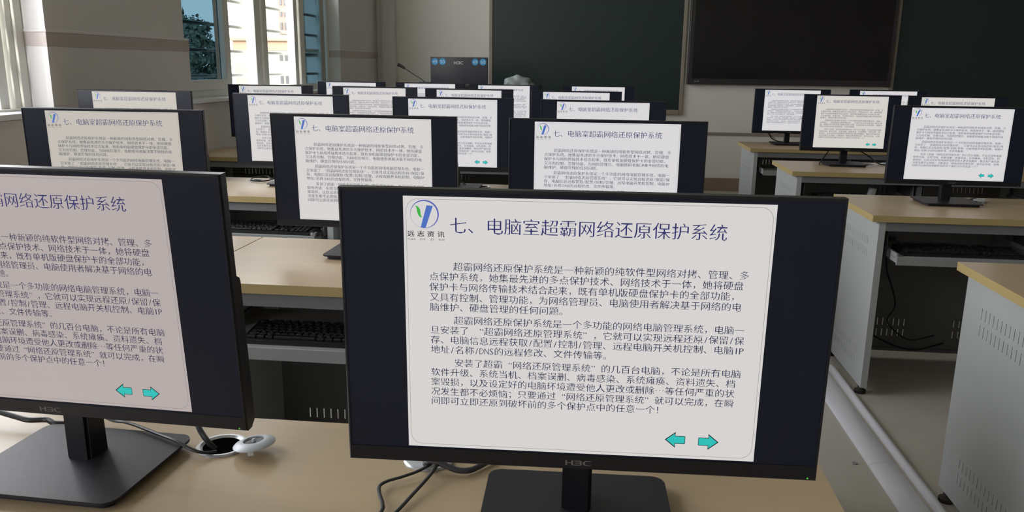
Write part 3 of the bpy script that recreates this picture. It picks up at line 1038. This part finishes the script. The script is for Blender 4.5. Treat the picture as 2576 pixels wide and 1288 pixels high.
cable([(1.375, 5.02, z + .14), (1.355, 5.03, z + .08), (1.325, 5.02, z + .035), (1.300, 4.99, z + .010), (1.292, 4.96, z + .004)], 0.0036,
      'black cable hanging beside the stand of the fourth row right monitor')
cable([(1.50, 5.02, z + .10), (1.60, 5.08, z + .05), (1.66, 5.05, z + .006), (1.74, 5.06, z + .004), (1.82, 5.08, z + .01)], 0.0034,
      'tangled black cable behind the fourth row right monitor base')
cable([(1.50, 3.66, z + .05), (1.54, 3.72, z + .012), (1.60, 3.70, z + .006), (1.65, 3.73, z + .008)], 0.0034,
      'short black cable behind the base of the large right monitor')
cable([(-0.66, 3.70, z + .05), (-0.62, 3.68, z + .02), (-0.58, 3.64, z + .006), (-0.545, 3.665, z + .006)], 0.0034,
      'black cable by the monitor base seen under the teal arrows screen')
# under the desks on the right
cable([(1.135, 3.70, 0.52), (1.140, 3.68, 0.44), (1.135, 3.66, 0.36), (1.175, 3.64, 0.27), (1.20, 3.62, 0.18), (1.30, 3.60, 0.12), (1.42, 3.60, 0.09), (1.55, 3.62, 0.12)], 0.0042,
      'black mains lead hanging under the large right hand desk')
cable([(1.29, 3.70, 0.50), (1.30, 3.69, 0.42), (1.33, 3.68, 0.34), (1.34, 3.66, 0.27), (1.31, 3.64, 0.2), (1.40, 3.62, 0.13), (1.50, 3.60, 0.16)], 0.0036,
      'second black lead hanging under the large right hand desk')
bm = new(); box(bm, -0.024, 0.024, -0.016, 0.016, -0.03, 0.03, bevel=0.006)
tag(obj('mains_plug', bm, M['rubber'], loc=(1.135, 3.70, 0.545), smooth=True), 'black plug hanging in the upper left under the large right desk', 'plug', 'plugs under the right desk')
bm = new(); box(bm, -0.03, 0.03, -0.018, 0.018, -0.045, 0.045, bevel=0.006)
tag(obj('mains_plug', bm, M['rubber'], loc=(1.29, 3.70, 0.535), smooth=True), 'second black plug hanging beside the first under the large right desk', 'plug', 'plugs under the right desk')
bm = new(); box(bm, -0.02, 0.02, -0.013, 0.013, -0.032, 0.032, bevel=0.007)
tag(obj('power_adapter', bm, M['adapter'], loc=(1.52, 4.70, 0.628 + 0.0), rot=(0.15, 0.1, 0.1), smooth=True), 'small pale grey adapter standing on the tray behind the large right monitor', 'adapter')

# ------------------------------------------------------------------ loose grommet lids
def lid_mesh():
    bm = new()
    lathe(bm, [(0.0001, 0.0040), (0.0145, 0.0040)], 48, mi=1)
    lathe(bm, [(0.0145, 0.0040), (0.0150, 0.0062), (0.0200, 0.0058), (0.0275, 0.0030), (0.0298, 0.0008), (0.0298, -0.0006), (0.0270, -0.0010), (0.0001, -0.0010)], 48)
    lathe(bm, [(0.0001, 0.0085), (0.0022, 0.0080), (0.0032, 0.0041)], 16)
    for k in range(8):
        a = 2 * PI * k / 8
        poly(bm, [(0.006 * math.cos(a), 0.006 * math.sin(a), 0.0042), (0.0135 * math.cos(a), 0.0135 * math.sin(a), 0.0042), (0.0135 * math.cos(a + 0.025), 0.0135 * math.sin(a + 0.025), 0.0042), (0.006 * math.cos(a + 0.04), 0.006 * math.sin(a + 0.04), 0.0042)], 0)
    box(bm, -0.004, 0.004, -0.027, -0.024, -0.007, -0.001)
    return bm
gl = obj('grommet_lid', lid_mesh(), [M['lid'], M['rubber_grey']], loc=(-0.4780, 1.0300, DZ + 0.0125), rot=(math.radians(-4), math.radians(-7), 0.2), smooth=True)
tag(gl, 'loose round silver grommet lid resting on the open grommet, bottom left', 'grommet lid')
bm = new(); lathe(bm, [(0.0001, 0.004), (0.024, 0.0035), (0.0262, 0.001), (0.0262, 0)], 40)
gl = obj('grommet_lid', bm, M['lid'], loc=(-0.232, 1.034, DZ + 0.0007), rot=(0, 0, 0), smooth=True)
tag(gl, 'silver lid sitting in the grommet below the central monitor', 'grommet lid')
for x, y, lab in ((1.64, 3.665, 'pale grommet lid lying right of the large right monitor base'), (1.70, 5.06, 'pale grommet lid on the right desk second from the back')):
    g2 = obj('grommet_lid', lid_mesh(), [M['lid'], M['lid']], loc=(x, y, DZ + 0.0075), smooth=True)
    tag(g2, lab, 'grommet lid')

# ------------------------------------------------------------------ floor duct in the aisle
t = thing('cable_duct', 'white rounded cable duct strip running along the aisle floor', 'cable duct', (0.985, 0, 0))
for a, b in ((-1.0, 2.615), (2.617, 5.2), (5.202, 8.2)):
    bm = new()
    pr = [(-0.047 * math.cos(PI * k / 12), 0.0185 * math.sin(PI * k / 12)) for k in range(13)]
    prism(bm, [(x, zz + 0.0002) for x, zz in pr], a, b, 'y')
    obj('duct_cover', bm, M['duct'], t, smooth=True)
bm = new()
pr = [(0.076 - 0.015 * math.cos(PI * k / 8), 0.020 * math.sin(PI * k / 8) ** 0.7) for k in range(9)]
prism(bm, [(x, zz + 0.0002) for x, zz in pr], -1.0, 3.55, 'y')
obj('side_strip', bm, M['duct_dull'], t, smooth=True)
bm = new()
r = bmesh.ops.create_icosphere(bm, subdivisions=2, radius=1)
for v in r['verts']:
    v.co = Vector((v.co.x * 0.010, v.co.y * 0.008, v.co.z * 0.003 + 0.003)) * random.uniform(0.85, 1.15)
tag(obj('wrapper_scrap', bm, M['tape'], loc=(0.897, 2.63, 0.0)), 'tiny shiny scrap on the floor left of the duct', 'scrap')

# ------------------------------------------------------------------ chalkboards and panel on the front wall
def chalkboard(x0, x1, z0, z1, label, fw_=0.036):
    t = thing('chalkboard', label, 'chalkboard', ((x0 + x1) / 2, YF - 0.03, z0))
    w = (x1 - x0) / 2
    h = z1 - z0
    bm = new(); box(bm, -w + fw_, w - fw_, 0.0, 0.022, 0.05, h - fw_)
    obj('writing_surface', bm, M['board'], t)
    bm = new()
    box(bm, -w, -w + fw_, -0.012, 0.029, 0, h, bevel=0.003)
    box(bm, w - fw_, w, -0.012, 0.029, 0, h, bevel=0.003)
    box(bm, -w + fw_, w - fw_, -0.012, 0.029, h - fw_, h, bevel=0.003)
    box(bm, -w + fw_, w - fw_, -0.020, 0.029, 0, 0.05, bevel=0.003)
    obj('frame', bm, M['board_frame'], t)
chalkboard(-1.227, 0.858, 0.815, 2.35, 'dark green chalkboard in the middle of the front wall')
chalkboard(2.957, 5.04, 0.815, 2.35, 'dark green chalkboard at the right picture edge beyond the black panel')
t = thing('display_panel', 'large switched-off black display panel between the two chalkboards', 'display', (1.918, YF - 0.09, 1.135))
bm = new(); box(bm, -1.03, 1.03, 0.0, 0.085, 0, 1.22, bevel=0.006)
obj('housing', bm, M['tv_shell'], t)
bm = new(); box(bm, -0.985, 0.99, -0.004, -0.0005, 0.062, 1.20)
obj('screen_glass', bm, M['tv_glass'], t)
bm = new()
box(bm, -0.958, -0.930, -0.0012, -0.0002, 0.024, 0.036)
box(bm, -0.925, -0.905, -0.0012, -0.0002, 0.026, 0.040)
obj('small_label', bm, M['logo_grey'], t)

# ------------------------------------------------------------------ lectern group
t = thing('lectern', 'black lectern behind the back row of monitors, left of the chalkboard', 'lectern', (-1.13, 7.55, 0))
bm = new(); box(bm, -0.53, 0.53, -0.28, 0.32, 0.04, 1.10, bevel=0.01)
obj('cabinet', bm, M['lectern'], t)
bm = new(); box(bm, -0.56, 0.56, -0.31, 0.34, 1.1002, 1.125, bevel=0.006)
obj('top', bm, M['lectern'], t)
bm = new(); box(bm, -0.50, 0.50, -0.25, 0.30, 0.0, 0.0398)
obj('plinth', bm, M['lectern'], t)

t = thing('teacher_monitor', 'black monitor on the lectern seen from behind, with four blue round stickers', 'monitor', (-1.319, 7.60, 1.125))
bm = new(); box(bm, -0.268, 0.268, 0.0, 0.022, 0.006, 0.247, bevel=0.003)
hs = obj('back_shell', bm, M['tm_back'], t)
bm = new(); box(bm, -0.265, 0.265, 0.022, 0.0235, 0.010, 0.243)
obj('screen', bm, M['glass_black'], t)
bm = new(); box(bm, -0.05, 0.05, -0.02, 0.06, 0.0, 0.0058)
obj('stand_foot', bm, M['shell'], t)
bm = new()
h3c(bm, -0.048, 0.040, -0.196, 0.026, lambda u, v: (u, -0.0012, -v))
for f in bm.faces:
    f.normal_update()
obj('brand_mark', bm, M['mark_white'], hs)
for x, s in ((-0.226, '49'), (-0.155, '50'), (0.150, '49'), (0.222, '50')):
    bm = new()
    lathe(bm, [(0.0001, 0.0006), (0.031, 0.0006), (0.031, 0.0)], 32)
    st = obj('round_sticker', bm, M['sticker'], hs, loc=(x, -0.0006, 0.205), rot=(PI / 2, 0, 0))
    bm = new()
    put_text(bm, s, -0.021, 0.021, 0.0, 0.044, 0, lambda u, v: (x + u, -0.0016, 0.205 - v), dx_=0.012, dy_=0.012, mid=0.36)
    obj('sticker_number', bm, M['sticker_txt'], hs)

t = thing('gooseneck_microphone', 'black gooseneck microphone leaning left from the lectern', 'microphone', (-1.63, 7.55, 1.125))
bm = new(); box(bm, -0.05, 0.05, -0.04, 0.04, 0, 0.02, bevel=0.004)
obj('base', bm, M['lectern'], t)
bm = new(); tube(bm, [(0, 0, 0.02), (-0.035, 0, 0.045), (-0.10, 0, 0.085), (-0.190, 0, 0.140)], 0.0042, n=8)
obj('neck', bm, M['rubber_grey'], t, smooth=True)
bm = new(); tube(bm, [(-0.188, 0, 0.139), (-0.205, 0, 0.150), (-0.235, 0, 0.166), (-0.252, 0, 0.174)], 0.016, n=12, smooth_n=4, taper=(0.65, 1.0))
obj('foam_head', bm, M['rubber'], t, smooth=True)

bm = new()
r = bmesh.ops.create_icosphere(bm, subdivisions=4, radius=1.0)
from mathutils import noise as mnoise
for v in r['verts']:
    n = mnoise.noise(v.co * 1.9) * 0.28 + mnoise.noise(v.co * 5.0) * 0.06
    k = 1 + n
    sx = 0.135
    hx = v.co.x
    v.co = Vector((v.co.x * sx * k, v.co.y * 0.07 * k, max(0.0, v.co.z) * (0.088 - 0.03 * hx) * k))
bmesh.ops.remove_doubles(bm, verts=bm.verts, dist=1e-5)
tag(obj('plastic_wrap', bm, M['cloth'], loc=(-0.735, 7.42, 1.125), smooth=True), 'crumpled white plastic wrap on the right end of the lectern', 'plastic wrap')
